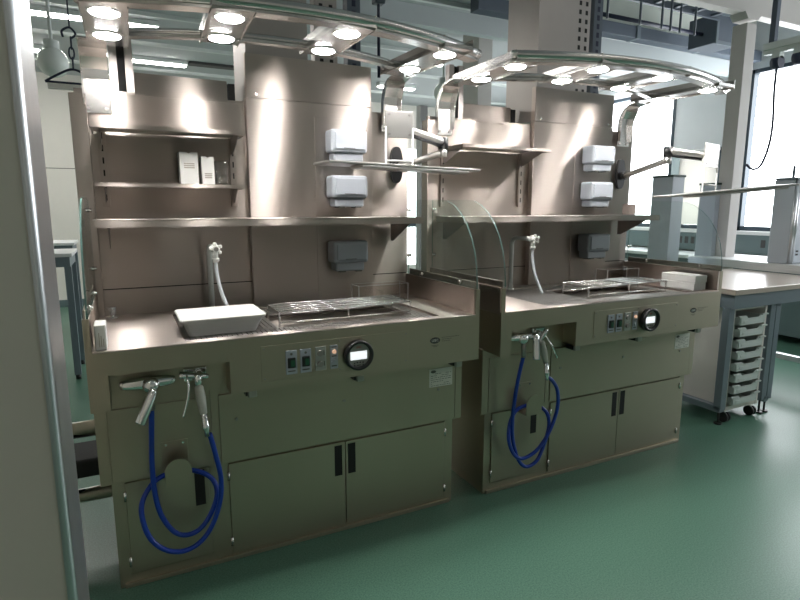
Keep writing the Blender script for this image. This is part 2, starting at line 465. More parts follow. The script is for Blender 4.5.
    # slotted uprights
    for x in (.072, .594):
        c = MB(); c.box(x, .668, 1.415, x+.028, .684, 1.737, .001); c.mi = 1
        for i in range(6): c.box(x+.011, .6672, 1.44+i*.05, x+.017, .6685, 1.465+i*.05)
        c.build('slotted_upright', [st, M['slot']], S)
    # shelves
    def shelf(x0, x1, y0, y1, zt, th, brs, bh):
        s_ = MB(); s_.box(x0, y0, zt-.003, x1, y1, zt); s_.box(x0, y0, zt-th, x1, y0+.003, zt, .001); 
        s_.box(x0, y0, zt-th, x0+.003, y1, zt); s_.box(x1-.003, y0, zt-th, x1, y1, zt); s_.box(x0, y0, zt-th, x1, y0+.02, zt-th+.002)
        s_ = s_.build('shelf', st, S)
        for x in brs:
            MB().prism([(y1, zt-.003), (y1, zt-bh), (y1-.03, zt-bh), (y0+.06, zt-th-.002), (y0+.03, zt-th+.004), (y0+.03, zt-.003)], 'x', x, x+.003).build('shelf_bracket', M['steel_dark'], s_)
    shelf(.037, 1.437, .38, .66, 1.365, .030, (.085, 1.395), .125)
    shelf(.055, .622, .43, .67, 1.722, .016, (.083, .602), .075)
    if not second:
        shelf(.055, .627, .50, .67, 1.508, .017, (.083, .602), .075)
    # --- bowed light canopy
    xs = [.055 + 1.485*i/40 for i in range(41)]
    MB().tube([(x, yf(x), ZC+.022) for x in xs], .019, 12).ribbon([(x, yf(x), ZC-.006) for x in xs], .0, .052, .012).build('canopy_rail', M['polished'], S)
    xs2 = [CX + .66*(-1 + 2*i/32) for i in range(33)]
    MB().tube([(x, yb(x), ZC+.022) for x in xs2], .015, 12).ribbon([(x, yb(x), ZC-.004) for x in xs2], -.035, .0, .010).build('canopy_rail', M['polished'], S)
    for (xf_, yf_, xb_, yb_) in ((.135, .135, .138, .405), (.505, .012, .515, .258), (.912, .0, .905, .250), (1.370, .085, 1.352, .365)):
        d = Vector((xb_-xf_, yb_-yf_, 0)); d.normalize(); nn = Vector((-d.y, d.x, 0)); hw = .07
        a = Vector((xf_, yf_, 0)) - d*.10; b = Vector((xb_, yb_, 0)) + d*(.085 if 0.3 < xf_ < 1.2 else .15)
        q = [a-nn*hw, a+nn*hw, b+nn*hw, b-nn*hw]
        pl = MB(); pl.prism([(v.x, v.y) for v in q], 'z', ZC, ZC+.014); 
        for sg in (-1, 1):
            e0 = a+nn*(hw*sg); e1 = b+nn*(hw*sg); i = nn*(-.004*sg)
            pl.prism([(e0.x, e0.y), (e1.x, e1.y), ((e1+i).x, (e1+i).y), ((e0+i).x, (e0+i).y)], 'z', ZC-.006, ZC+.04)
        pl = pl.build('lamp_plate', M['polished'], S)
        for (x, y) in ((xf_, yf_), (xb_, yb_)):
            MB().lathe((x, y, ZC+.002), (0, 0, -1), [(0, .055), (.004, .054), (.007, .050), (.007, .0445), (.002, .0445)], 28).build('lamp_bezel', M['polished'], pl)
            MB().lathe((x, y, ZC-.001), (0, 0, -1), [(0, .044), (.005, .0435), (.007, .040), (.0075, .002)], 28).build('lamp', M['lamp'], pl)
    for x0_ in (.033, 1.345):
        pts = [(.664, 1.79), (.664, 1.92), (.655, 1.965), (.63, 2.005), (.59, 2.030), (.53, 2.040), (.50, 2.040)]
        poly = [(y, z) for y, z in pts] + [(y - .006 if i < 2 else y-.004, z - (0 if i < 2 else .007)) for i, (y, z) in reversed(list(enumerate(pts)))]
        c = MB(); c.prism(poly, 'x', x0_, x0_+.10)
        for e in (x0_, x0_+.097):
            c.prism([(.664, 1.82), (.664, 1.93), (.655, 1.965), (.63, 2.0), (.60, 2.02), (.60, 2.0), (.63, 1.94), (.64, 1.82)], 'x', e, e+.003)
        c.mi = 1
        for x in (x0_+.019, x0_+.081): c.cyl((x, .659, 1.807), (x, .652, 1.807), .007, n=10)
        c.build('canopy_bracket', [M['polished'], M['steel_dark']], S)
    return S

PX, PY = 1.617, -.018
S1 = station(0, 0, 'left stainless steel grossing station, white lidded tub and two small shelves')
S2 = station(PX, PY, 'right stainless steel grossing station, one small shelf, white cartons on its worktop', True)

# ------------------------------------------------------------------ things on and around each station
def dispenser(x, y, z, label):
    t = thing('paper_dispenser', label, 'dispenser', (x, y, z), 0, 'wall-hung plastic paper dispensers')
    MB().box(-.088, -.098, .045, .095, 0, .152, .014, seg=3).build('cover', M['disp'], t)
    MB().box(-.070, -.104, .060, .080, -.096, .138, .008, seg=3).build('front_panel', M['disp'], t)
    b = MB(); b.box(-.070, -.080, .004, .080, 0, .050, .008); b.mi = 1
    b.box(-.05, -.082, .000, -.02, -.02, .006); b.box(.035, -.082, .000, .065, -.02, .006)
    b.build('outlet', [M['disp'], M['greyink']], t)
    MB().box(-.028, -.1052, .064, .028, -.103, .067).build('lettering', M['greyink'], t)
    return t
for ox, oy, who in ((0, 0, 'left'), (PX, PY, 'right')):
    for z, pos in ((1.622, 'topmost of three on the %s station'), (1.41, 'middle of three on the %s station, above the long shelf'), (1.098, 'lowest of three on the %s station, under the long shelf')):
        dispenser(ox+1.125, oy+.643, z, ('grey-white paper dispenser, ' if z > 1.2 else 'grey paper dispenser, ') + pos % who)

def faucet(ox, oy, where):
    t = thing('faucet', 'slim steel swan-neck water tap with white valve and clear hose, on the %s station' % where, 'tap', (ox+.468, oy+.55, H+.0006), 0, 'swan-neck taps')
    pts = [(0, 0, 0), (0, 0, .255)] + [(0, -.04*(1-math.cos(a)), .255+.04*math.sin(a)) for a in [PI/2*i/8 for i in range(1, 9)]] + [(0, -.17, .295)]
    MB().tube(pts, .0115, 14).cyl((0, 0, 0), (0, 0, .006), .02).build('pipe', M['white'], t)
    v = MB(); v.lathe((0, -.155, .295), (0, -1, 0), [(0, .014), (.012, .019), (.03, .019), (.036, .014), (.044, .014)], 20)
    v.cyl((0, -.178, .295), (0, -.178, .240), .011); v.cyl((0, -.178, .257), (0, -.178, .245), .015)
    v = v.build('valve', M['white'], t)
    k = MB(); k.cyl((0, -.198, .295), (0, -.208, .295), .014)
    for a in range(5): k.box(.02*math.cos(a*1.2566+.5)-.007, -.204, .295+.02*math.sin(a*1.2566+.5)-.007, .02*math.cos(a*1.2566+.5)+.007, -.196, .295+.02*math.sin(a*1.2566+.5)+.007, .003)
    k.mi = 1; k.cyl((0, -.207, .295), (0, -.2105, .295), .009)
    k.build('valve_knob', [M['white'], M['steel_dark']], v)
    MB().tube(smooth_path([(0, -.178, .242), (.003, -.178, .185), (.020, -.185, .10), (.05, -.20, .02), (.058, -.205, .0045)]), .0075, 10).build('hose', M['clear_hose'], t)
    return t
faucet(0, 0, 'left'); faucet(PX, PY, 'right')

def rack(ox, oy, where):
    t = MB(); x0, x1, y0, y1, zt = .667, 1.25, .155, .345, 1.0
    r = .0034; zb = .9425
    for y in [y0 + (y1-y0)*i/4 for i in range(5)]:
        t.tube([(x0, y, zt), (x1, y, zt)], r, 8)
    for x in (x0, (x0+x1)/2, x1):
        t.tube(smooth_path([(x, y0, zb), (x, y0, zt-.008), (x, y0+.008, zt-.004), (x, y1-.008, zt-.004), (x, y1, zt-.008), (x, y1, zb)], 4), r*1.1, 8)
    for y in (y0, y1): t.tube([(x0, y, zb+.013), (x1, y, zb+.013)], r, 8)
    o = t.build('wire_rack', M['polished'], None, (0, 0, zb-.003))
    o.location = (ox, oy, zb)
    return tag(o, 'low chrome wire rack over the sink of the %s station' % where, 'rack', 'chrome wire racks')
rack(0, 0, 'left'); rack(PX, PY, 'right')

def acrylic_box(ox, oy, where):
    x0, x1, y0, y1, z0, z1, t = 1.135, 1.405, .475, .572, .9508, 1.035, .004
    b = MB()
    b.mi = 0
    b.box(x0, y0, z0, x1, y0+t, z1); b.box(x0, y1-t, z0, x1, y1, z1); b.box(x0, y0+t, z0, x0+t, y1-t, z1); b.box(x1-t, y0+t, z0, x1, y1-t, z1)
    b.box(x0+t, y0+t, z0, x1-t, y1-t, z0+t)
    b.box(x0+.13, y0+t, z0+t, x0+.13+t, y1-t, z1-.03)
    b.mi = 1; e = .0012
    for (a, c, d, f) in ((x0, y0, x1, y0+t), (x0, y1-t, x1, y1), (x0, y0, x0+t, y1), (x1-t, y0, x1, y1)):
        b.box(a, c, z1, d, f, z1+e)
    for (x, y) in ((x0, y0), (x1-t, y0), (x0, y1-t), (x1-t, y1-t)): b.box(x, y, z0, x+t, y+t, z1)
    o = b.build('clear_box', [M['acrylic'], M['acrylic_edge']], None, (0, 0, z0))
    o.location = (ox, oy, z0)
    return tag(o, 'clear open acrylic box at the back of the %s station worktop' % where, 'box', 'clear acrylic boxes')
acrylic_box(0, 0, 'left'); acrylic_box(PX, PY, 'right')

# hose sets
def hose_set(ox, oy, where, second):
    t = thing('spray_hose', 'blue hose with chrome valve and hand spray, looped on the %s station' % where, 'hose', (ox, oy, .17), 0, 'blue spray hoses')
    Z = -.17
    if not second:
        body = MB()
        body.lathe((.088, .040, .818+Z), (1, 0, 0), [(0, .004), (.004, .015), (.02, .019), (.06, .022), (.085, .026), (.11, .022), (.15, .019), (.174, .015), (.178, .005)], 20)
        body.sphere((.185, .022, .812+Z), .029)
        body.cyl((.185, .03, .815+Z), (.185, .0875, .815+Z), .018)
        body.build('valve_body', M['chrome'], t)
        MB().lathe((.194, -.004, .806+Z), (-.48, -.25, -1.0), [(0, .010), (.01, .015), (.03, .0165), (.118, .0175), (.122, .016), (.122, .012), (.108, .011)], 20).build('spout', M['chrome'], t)
        hx0 = (.182, .022, .800+Z)
        MB().cyl((.183, .022, .815+Z), (.182, .022, .725+Z), .0115).build('connector', M['steel_dark'], t)
        sp = MB(); sp.box(.295, .070, .795+Z, .375, .0875, .842+Z, .003)
        sp.lathe((.276, .03, .832+Z), (1, .0, -.16), [(0, .010), (.004, .013), (.035, .012), (.05, .009), (.075, .012), (.098, .010), (.102, .003)], 16)
        sp.cyl((.345, .03, .822+Z), (.345, .085, .822+Z), .012)
        sp.cyl((.338, .03, .835+Z), (.338, .02, .79+Z), .014)
        sp.build('spray_head', M['chrome'], t)
        MB().tube(smooth_path([(.300, .025, .835+Z), (.303, -.004, .80+Z), (.296, -.008, .75+Z), (.279, -.004, .690+Z)]), [.004]*25, 8).build('trigger', M['chrome'], t)
        MB().lathe((.338, .018, .792+Z), (.10, -.10, -1), [(0, .011), (.01, .0155), (.05, .0165), (.085, .0135), (.105, .0125), (.108, .010)], 18).build('grip', M['grip'], t)
        MB().lathe((.349, .007, .688+Z), (.09, -.02, -1), [(0, .0115), (.04, .0105), (.045, .013), (.056, .013), (.06, .011), (.085, .0105)], 16).build('connector', M['chrome'], t)
        P = [(.182, .022, .735), (.175, .040, .62), (.170, .055, .507), (.172, .062, .40), (.190, .066, .30), (.235, .066, .222), (.293, .064, .208), (.345, .062, .250), (.383, .066, .335),
             (.374, .085, .395), (.322, .105, .432), (.255, .110, .442), (.192, .105, .434), (.147, .085, .400), (.124, .060, .345), (.140, .050, .25), (.185, .045, .186),
             (.245, .045, .158), (.305, .045, .172), (.355, .043, .228), (.390, .038, .325), (.397, .030, .42), (.382, .022, .52), (.364, .008, .61)]
    else:
        body = MB()
        body.lathe((.068, .034, .818+Z), (1, -.1, .02), [(0, .010), (.02, .0145), (.05, .018), (.075, .02), (.1, .017), (.145, .014), (.15, .006)], 20)
        body.sphere((.14, .02, .813+Z), .027); body.cyl((.14, .03, .815+Z), (.14, .0875, .815+Z), .016)
        body.build('valve_body', M['chrome'], t)
        MB().lathe((.205, .008, .832+Z), (-.13, -.25, -1.0), [(0, .012), (.01, .0155), (.03, .0165), (.118, .0175), (.122, .016), (.122, .012), (.108, .011)], 20).build('spout', M['chrome'], t)
        MB().cyl((.145, .020, .81+Z), (.145, .015, .725+Z), .0115).build('connector', M['steel_dark'], t)
        sp = MB(); sp.box(.235, .070, .795+Z, .315, .0875, .842+Z, .003)
        sp.lathe((.236, .042, .757+Z), (.55, -.2, 1), [(0, .010), (.004, .013), (.035, .012), (.05, .009), (.075, .012), (.098, .010), (.102, .003)], 16)
        sp.cyl((.262, .035, .822+Z), (.262, .085, .822+Z), .012)
        sp.build('spray_head', M['chrome'], t)
        MB().tube(smooth_path([(.275, .025, .815+Z), (.285, -.004, .78+Z), (.305, -.008, .745+Z), (.328, -.004, .705+Z)]), [.004]*25, 8).build('trigger', M['chrome'], t)
        MB().lathe((.250, .018, .790+Z), (.22, -.10, -1), [(0, .011), (.01, .0155), (.05, .0165), (.085, .0135), (.105, .0125), (.108, .010)], 18).build('grip', M['grip'], t)
        MB().lathe((.272, .007, .685+Z), (.12, -.02, -1), [(0, .0115), (.04, .0105), (.045, .013), (.056, .013), (.06, .011), (.085, .0105)], 16).build('connector', M['chrome'], t)
        P = [(.145, .016, .735), (.130, .030, .62), (.128, .050, .50), (.130, .062, .40), (.140, .066, .30), (.175, .066, .195), (.225, .064, .145), (.290, .062, .165), (.335, .066, .24), (.365, .07, .33),
             (.360, .085, .395), (.318, .105, .432), (.255, .110, .442), (.192, .105, .434), (.138, .085, .395), (.108, .060, .33), (.118, .050, .265), (.155, .052, .215),
             (.205, .052, .20), (.270, .048, .225), (.325, .043, .285), (.365, .038, .365), (.380, .030, .45), (.365, .022, .53), (.300, .008, .60), (.283, .006, .615)]
        P[-2] = (.325, .012, .585)
    MB().tube(smooth_path([(x, y, z+Z) for x, y, z in P], 7), .0092, 12).build('hose', M['hose'], t)
hose_set(0, 0, 'left', False); hose_set(PX, PY, 'right', True)

# white tub with lid, left station
def loft(mb, rects, mi=0):
    rs = []
    for (x0, y0, x1, y1, z) in rects:
        r = min(.014, (x1-x0)*.2); ring = []
        for cx, cy, a0 in ((x1-r, y1-r, 0), (x0+r, y1-r, PI/2), (x0+r, y0+r, PI), (x1-r, y0+r, 1.5*PI)):
            for i in range(4): ring.append(mb.bm.verts.new((cx + r*math.cos(a0+PI/2*i/3), cy + r*math.sin(a0+PI/2*i/3), z)))
        rs.append(ring)
    n = len(rs[0]); fs = []
    for a, b in zip(rs, rs[1:]): fs += [mb.bm.faces.new((a[i], a[(i+1) % n], b[(i+1) % n], b[i])) for i in range(n)]
    fs += [mb.bm.faces.new(rs[0][::-1]), mb.bm.faces.new(rs[-1])]
    for f in fs: f.material_index = mi
t = thing('tub', 'white rectangular plastic tub with a flat lid on the perforated tray of the left station', 'tub', (.45, .23, .942))
m = MB(); loft(m, [(-.122, -.095, .122, .085, .0005), (-.145, -.112, .150, .112, .060)]); m.build('tub_body', M['white'], t)
m = MB(); loft(m, [(-.152, -.120, .157, .120, .058), (-.154, -.122, .159, .122, .066), (-.150, -.118, .155, .118, .070)]); m.build('lid', M['white'], t)

# small things, left station
m = MB(); m.box(-.016, -.05, .0005, .018, .05, .085, .003); m.mi = 1
for k in range(3): m.box(-.004+k*.006, -.0508, .012, -.002+k*.006, -.0495, .060 - k*.01)
tag(m.build('carton', [M['card'], M['card_print']], None, (0, 0, 0)), 'narrow white carton standing in the front left corner of the left worktop', 'carton').location = (.046, .07, H)
t = thing('drain_plug', 'small conical chrome plug at the back left of the left worktop', 'plug', (.072, .615, H))
m = MB(); m.lathe((0, 0, 0), (0, 0, 1), [(0, .022), (.004, .022), (.006, .008), (.014, .009), (.045, .019), (.048, .017)], 20); m.build('plug_body', M['chrome'], t)
zs = 1.5085
for x, y, w, h, lab in ((.405, .575, .072, .130, 'taller of the two white cartons on the small middle shelf of the left station'), (.480, .575, .050, .115, 'shorter white carton beside the glass beaker on the small middle shelf')):
    t = thing('carton', lab, 'carton', (x, y, zs), 0, 'white cartons on the middle shelf')
    m = MB(); m.prism([(-w/2, 0), (w/2, 0), (w/2, h), (w*.12, h), (0, h-.006), (-w*.12, h), (-w/2, h)], 'y', -.04, .04); m.build('carton_body', M['card'], t)
    m = MB(); hz = h*(.62 if w > .06 else .36)
    for k in range(3): m.box(-w*.28, -.0408, hz-k*.008, w*.30, -.0395, hz-k*.008+.005)
    m.build('lettering', M['card_print'], t)
m = MB(); m.lathe((0, 0, 0.0005), (0, 0, 1), [(0, .024), (.002, .027), (.05, .0275), (.075, .029), (.088, .033), (.1, .034), (.1, .032), (.088, .031), (.075, .027), (.05, .0255), (.006, .025), (.005, .0)], 28)
tag(m.build('beaker', M['beaker'], None, (0, 0, 0)), 'clear glass beaker beside two white cartons on the small middle shelf', 'beaker').location = (.540, .575, zs)

# right station: stack of white cartons and a little brown box
for k, (dx, dy) in enumerate(((0, 0), (.004, -.002))):
    m = MB(); m.box(-.05, -.11, .0003, .05, .11, .0415, .003)
    o = m.build('carton', M['card'], None, (0, 0, 0)); o.location = (3.025+dx, .15+dy, H+k*.042)
    tag(o, ('lower', 'upper')[k] + ' of the two flat white cartons stacked at the front right of the right worktop', 'carton', 'flat white cartons')
m = MB(); m.box(-.026, -.03, .0003, .026, .03, .066, .003)
tag(m.build('carton', M['brown'], None, (0, 0, 0)), 'little brown box at the right end of the long shelf, right station', 'carton').location = (PX+1.375, PY+.56, 1.3655)

# monitor arms with keyboard tray
def arm(name, label, base, elbow, plate, tray_a, tray_b, plate_w, plate_h, rz):
    bx, by, bz = base
    t = thing('keyboard_arm', label, 'keyboard arm', (bx, by, bz-.09), 0, 'swing arms with keyboard trays')
    O = Vector((bx, by, bz-.09))
    def L(p): return Vector(p) - O
    poly = [(.034*math.cos(a)*1., .092*math.sin(a)) for a in [2*PI*i/28 for i in range(28)]]
    b = MB(); c = L(base)
    b.prism([(c.x+math.copysign(abs(px)**.7*.034**.3, px), c.z+py) for px, py in poly], 'y', c.y-.02, c.y+.0); 
    b.cyl(c+Vector((0, -.02, -.01)), c+Vector((0, -.055, -.01)), .024)
    b.build('wall_mount', M['black'], t)
    a0 = c + Vector((.0, -.055, -.01)); e = L(elbow)
    e0 = e - Vector((0, 0, .03)); e1 = e + Vector((0, 0, .022))
    d = (e0-a0); 
    m = MB(); m.tube([a0, a0+d*.12, a0+d*.88, e0], [.020, .016, .016, .018], 14); m.cyl(e0+Vector((0, 0, -.02)), e0+Vector((0, 0, .02)), .020); m.build('lower_arm', M['satin'], t)
    m = MB(); m.cyl(e0+Vector((0, 0, .018)), e1+Vector((0, 0, .02)), .024); m.build('elbow_joint', M['black'], t)
    pc = L(plate); pe = pc + Vector((0, .03, 0))
    d = pe-e1
    m = MB(); m.tube([e1, e1+d*.15, e1+d*.9, pe], [.020, .018, .017, .015], 14); m.mi = 1
    m.tube([e1+Vector((0, 0, -.024)), e1+d*.9+Vector((0, 0, -.020))], .009, 8); m.build('upper_arm', [M['satin'], M['black']], t)
    R = Matrix.Rotation(rz, 3, 'Z')
    m = MB(); hw, hh = plate_w/2, plate_h/2
    m.box(pc.x-hw, pc.y-.004, pc.z-hh, pc.x+hw, pc.y+.004, pc.z+hh, .002, R); m.mi = 1
    for sx in (-1, 1):
        for sz in (-1, 1):
            q = pc + R @ Vector((sx*hw*.72, -.004, sz*hh*.74)); m.cyl(q, q+R @ Vector((0, -.003, 0)), .005, n=10)
    m.build('mounting_plate', [M['satin'], M['steel_dark']], t)
    ta, tb = L(tray_a), L(tray_b); tc = (ta+tb)/2; dd = (tb-ta)
    ang = math.atan2(dd.y, dd.x); ln = dd.length; tilt = math.asin(dd.z/ln)
    RT = Matrix.Rotation(ang, 3, 'Z') @ Matrix.Rotation(-tilt, 3, 'Y')
    off = RT @ Vector((0, .09, 0))
    m = MB(); c2 = tc+off; m.box(c2.x-ln/2, c2.y-.09, c2.z-.005, c2.x+ln/2, c2.y+.09, c2.z+.005, .003, RT)
    c3 = c2 + RT @ Vector((.04, -.03, -.012)); m.box(c3.x-ln*.36, c3.y-.06, c3.z-.005, c3.x+ln*.36, c3.y+.06, c3.z+.005, .002, RT)
    m.build('keyboard_tray', M['satin'], t)
    m = MB()
    for sx in (-1, 1):
        top = pc + R @ Vector((sx*hw*.96, -.002, -hh*(.2 if sx < 0 else .2)))
        bot = Vector((top.x, top.y, tc.z + (dd.z/ln)*(top.x-tc.x)))
        m.tube([top, bot, Vector((bot.x, c2.y-.02, bot.z))], .0045, 8)
    z_ = pc.z - hh - .055
    q0 = pc + R @ Vector((-hw*.96, -.002, 0)); q1 = pc + R @ Vector((hw*.96, -.002, 0))
    m.tube([Vector((q0.x, q0.y, tc.z+.03)), Vector((q1.x, q1.y, tc.z+.03))], .004, 8)
    m.build('tray_strut', M['white'], t)
    return t
arm('a', 'steel swing arm with a thin keyboard tray and square plate, on the left station', (1.432, .681, 1.628), (1.572, .43, 1.705), (1.275, .315, 1.775), (.895, .17, 1.594), (1.650, .22, 1.582), .135, .115, -.05)
arm('b', 'steel swing arm with a thin keyboard tray, reaching out from the right station', (PX+1.400, PY+.681, 1.620), (2.88, .20, 1.700), (2.995, .02, 1.686), (2.715, .03, 1.468), (3.395, -.22, 1.533), .185, .125, .25)

# ------------------------------------------------------------------ foreground partition, left
t = thing('partition_panel', 'tall beige panel with a rounded bright metal edge at the left of the foreground', 'panel', (-.6, -1.0, 0))
m = MB(); m.box(-.9, 0, 0, .612, .04, 2.6); m.build('face_board', M['beige'], t)
m = MB()
prof = []
R_ = .012
for i in range(9):
    a = -PI/2 + PI/2*i/8; prof.append((.600-R_+.026 + R_*math.cos(a), -.004+R_+R_*math.sin(a)))
prof += [(.626, .175), (.6125, .175), (.6125, -.004)]
m.prism(prof, 'z', 0, 2.6); m.build('edge_trim', M['alu'], t)

# left background
def side_table(x, y, lab):
    t = thing('side_table', lab, 'table', (x, y, 0), 0, 'narrow tables beside the back wall')
    MB().box(-1.1, -.3, 1.02, 0, .3, 1.05, .004).build('tabletop', M['whitetop'], t)
    MB().box(-1.08, -.28, .94, -.02, .28, 1.02).build('apron', M['bluegrey'], t)
    for yy in (-.27, .23):
        l = MB(); l.box(-.065, yy, .04, -.015, yy+.05, .94); l = l.build('leg', M['bluegrey'], t)
        MB().cyl((-.04, yy+.025, 0), (-.04, yy+.025, .045), .02).build('foot', M['black'], l)
        MB().box(-1.07, yy, .0, -1.02, yy+.05, .94).build('leg', M['bluegrey'], t)
side_table(-.245, 3.45, 'nearer grey-legged white-topped table behind the beige panel at left')
side_table(-.33, 5.0, 'farther grey-legged white-topped table behind the beige panel at left')
t = thing('trolley', 'low chrome bar trolley with a black shelf, between the beige panel and the left station', 'trolley', (-.5, .55, 0))
for z, r in ((.505, .034), (.215, .030)):
    MB().tube([(-.6, 0, z), (.494 if z > .4 else .52, 0, z)], r, 16).build('bar', M['chrome'], t)
MB().box(-.6, -.06, .315, .52, .16, .392, .01).build('shelf', M['slot'], t)
for x in (-.55, .30): MB().box(x-.02, -.02, .04, x+.02, .02, .56).cyl((x, -.012, .03), (x, .012, .03), .03).build('leg', M['bluegrey'], t)
t = thing('coat_hanger', 'black coat hanger dangling from a chain hook, above the left station side', 'hanger', (-.035, 1.5, 2.05))
m = MB()
m.tube(smooth_path([(-.13, 0, 0), (-.06, 0, .045), (.0, 0, .07), (.06, 0, .045), (.13, 0, 0), (.0, 0, .0), (-.13, 0, 0)], 6), .006, 8); m.build('hanger_wire', M['navy'], t)
m = MB()
for k in range(3):
    zc = .10 + k*.05; m.tube([(.012*math.cos(a) if k % 2 else .002, .012*math.cos(a) if k % 2 == 0 else .002, zc+.03*math.sin(a)) for a in [2*PI*i/12 for i in range(13)]], .0045, 6)
m.tube(smooth_path([(0, 0, .22), (.025, 0, .245), (.0, 0, .275), (-.035, 0, .255), (-.032, 0, .225)], 5), .0055, 8)
m.tube([(0, 0, .27), (0, 0, 1.14)], .004, 6)
m.build('hook_chain', M['navy'], t)
MB().box(-.12, -.012, -.035, .03, .012, -.006, .004).build('tag', M['white'], t)

# ------------------------------------------------------------------ right: bench, tray cabinet, tower
t = thing('lab_bench', 'brown-topped bench with blue-grey frame right of the stations, tray cabinet beneath', 'bench', (3.545, .16, 0))
MB().box(0, 0, .865, 1.2, .82, .90, .003).build('benchtop', M['bench'], t)
fr = MB(); fr.box(.015, .012, .775, 1.2, .06, .865); fr.box(.015, .06, .775, .06, .80, .865); fr.build('frame', M['bluegrey'], t)
for x, y in ((-.005, .025), (.44, .03), (.50, .03), (-.005, .72), (.44, .72), (1.1, .03)):
    l = MB(); l.box(x, y, .10, x+.055, y+.05, .78, .003); l = l.build('leg', M['bluegrey'], t)
    MB().cyl((x+.027, y+.025, 0), (x+.027, y+.025, .012), .024, n=14).cyl((x+.027, y+.025, .01), (x+.027, y+.025, .10), .007, n=8).build('foot', M['black'], l)
for x in (-.005, .47):
    MB().box(x, .03, .085, x+.05, .76, .125, .003).build('lower_rail', M['bluegrey'], t)
t_b = t
t = thing('tray_cabinet', 'white cabinet on castors holding a column of grey trays, under the right bench', 'cabinet', (3.615, .20, 0))
c = MB(); c.box(0, 0, .085, .010, .46, .77); c.box(.317, -.004, .085, .337, .46, .77); c.box(.01, .45, .085, .317, .46, .77); c.box(.01, 0, .085, .317, .46, .11); c.box(.01, 0.0, .757, .317, .46, .77)
c.build('cabinet_body', M['cream'], t)
for k in range(8):
    z = .122 + k*.077
    tr = MB()
    tr.prism([(.012, z+.052), (.012, z+.062), (.085, z+.062), (.115, z+.042), (.225, z+.042), (.250, z+.062), (.314, z+.062), (.314, z+.052), (.29, z+.05), (.275, z), (.045, z), (.04, z+.05)], 'y', -.022, -.016)
    tr.box(.04, -.018, z, .29, .42, z+.004); tr.box(.036, -.018, z, .04, .42, z+.05); tr.box(.29, -.018, z, .294, .42, z+.05)
    tr.box(.012, -.03, z+.053, .085, -.016, z+.062); tr.box(.25, -.03, z+.053, .314, -.016, z+.062)
    tr.box(.07, -.0245, z+.012, .11, -.0215, z+.028)
    tr.build('tray', M['tray'], t)
for x in (.03, .305):
    for y in (.03, .40):
        w = MB(); w.box(x-.014, y-.02, .05, x+.014, y+.02, .085); w.mi = 1
        w.cyl((x-.02, y-.01, .034), (x-.006, y-.01, .034), .034); w.cyl((x+.006, y-.01, .034), (x+.02, y-.01, .034), .034)
        w.build('castor', [M['polished'], M['black']], t)
t = thing('bench_platform', 'low aluminium-edged bench running towards the window, under the silver tower', 'bench', (4.77, .25, 0))
MB().box(0, 0, .925, .62, 1.15, .97, .003).build('benchtop', M['whitetop'], t)
a = MB(); a.box(-.012, 0, .905, 0, 1.15, .965); a.box(-.018, 0, .925, -.012, 1.15, .935); a.box(-.018, 0, .945, -.012, 1.15, .953); a.build('edge_profile', M['alu'], t)
for y in (.02, 1.08):
    MB().box(.03, y, 0, .08, y+.05, .925).build('leg', M['bluegrey'], t); MB().box(.52, y, 0, .57, y+.05, .925).build('leg', M['bluegrey'], t)
rl = MB(); rl.box(-.01, .02, .22, .04, 1.1, .26); rl.build('lower_rail', M['alu'], t)
MB().tube([(-.02, .78, .36), (.56, .78, .36)], .045, 14).build('cable_trough', M['navy'], t)
t = thing('service_tower', 'broad silver tower with a cable on top, at the right edge of the photo', 'tower', (4.785, .565, .9705))
p = MB(); p.box(0, 0, 0, .30, .16, .655, .012)
p = p.build('tower_body', M['tower'], t)
m = MB()
for x in (.0, .03, .215, .26): m.cyl((x+.012, -.004, 0), (x+.012, -.004, .65), .014, n=12)
m.build('profile', M['alu'], t)
MB().box(-.01, -.015, .655, .31, .17, .668, .003).build('cap', M['bluegrey'], t)
m = MB(); m.box(.10, -.0025, .09, .13, .003, .105); m.box(.10, -.0025, .065, .13, .003, .08); m.build('socket', M['black'], t)
m = MB(); m.cyl((.10, .08, .668), (.10, .08, .76), .010); m.build('cable_gland', M['bluegrey'], t)
m = MB(); m.tube(smooth_path([(.10, .08, .755), (.105, .08, .80), (.15, .06, .845), (.24, .03, .87), (.32, .0, .872)]), .004, 8); m.build('cable', M['whitetop'], t)

def tower(x, y, w, z0, z1, lab):
    t = thing('service_column', lab, 'tower', (x, y, 0), 0, 'grey service columns')
    m = MB(); m.box(0, 0, 0, w, .42*w/.3, z1, .004); m.build('column_body', M['tower'], t)
    m = MB(); m.box(-.006, -.006, z1, w+.006, .42*w/.3+.006, z1+.018); m.build('cap', M['darkgreen'], t)
tower(4.42, 1.36, .15, 0, 1.67, 'wider grey column with a dark cap behind the right station')
tower(4.92, 1.30, .115, 0, 1.61, 'slimmer grey column with a dark cap beside the beige pillar')

# bench along the window wall
for i, (y0, y1, lab) in enumerate(((.1, 2.45, 'white-topped teal bench along the window wall, near end right of the pillar'), (2.5, 5.6, 'white-topped teal bench along the window wall, left of the pillar'))):
    t = thing('wall_bench', lab, 'bench', (6.25, y0, 0), 0, 'benches along the window wall')
    MB().box(0, 0, .80, .62, y1-y0, .84, .004).build('benchtop', M['whitetop'], t)
    MB().box(.05, .02, .08, .60, y1-y0-.02, .80).build('cabinet', M['teal'], t)
    for k in range(3): MB().box(.046, .06+k*.62, .70, .05, .58+k*.62, .72).build('handle', M['alu'], t)
t = thing('roller_blind', 'white roller blind drawn down over the narrow window left of the pillar', 'blind', (6.962, 2.71, 1.185))
MB().box(0, 0, 0, .003, .56, .95).build('blind_cloth', M['blind'], t)
MB().cyl((.002, 0, .955), (.002, .56, .955), .018, n=14).build('roller', M['whitetop'], t)
t = thing('radiator', 'low dark teal radiator under the window sill, left of the pillar', 'radiator', (6.86, 2.6, .84))
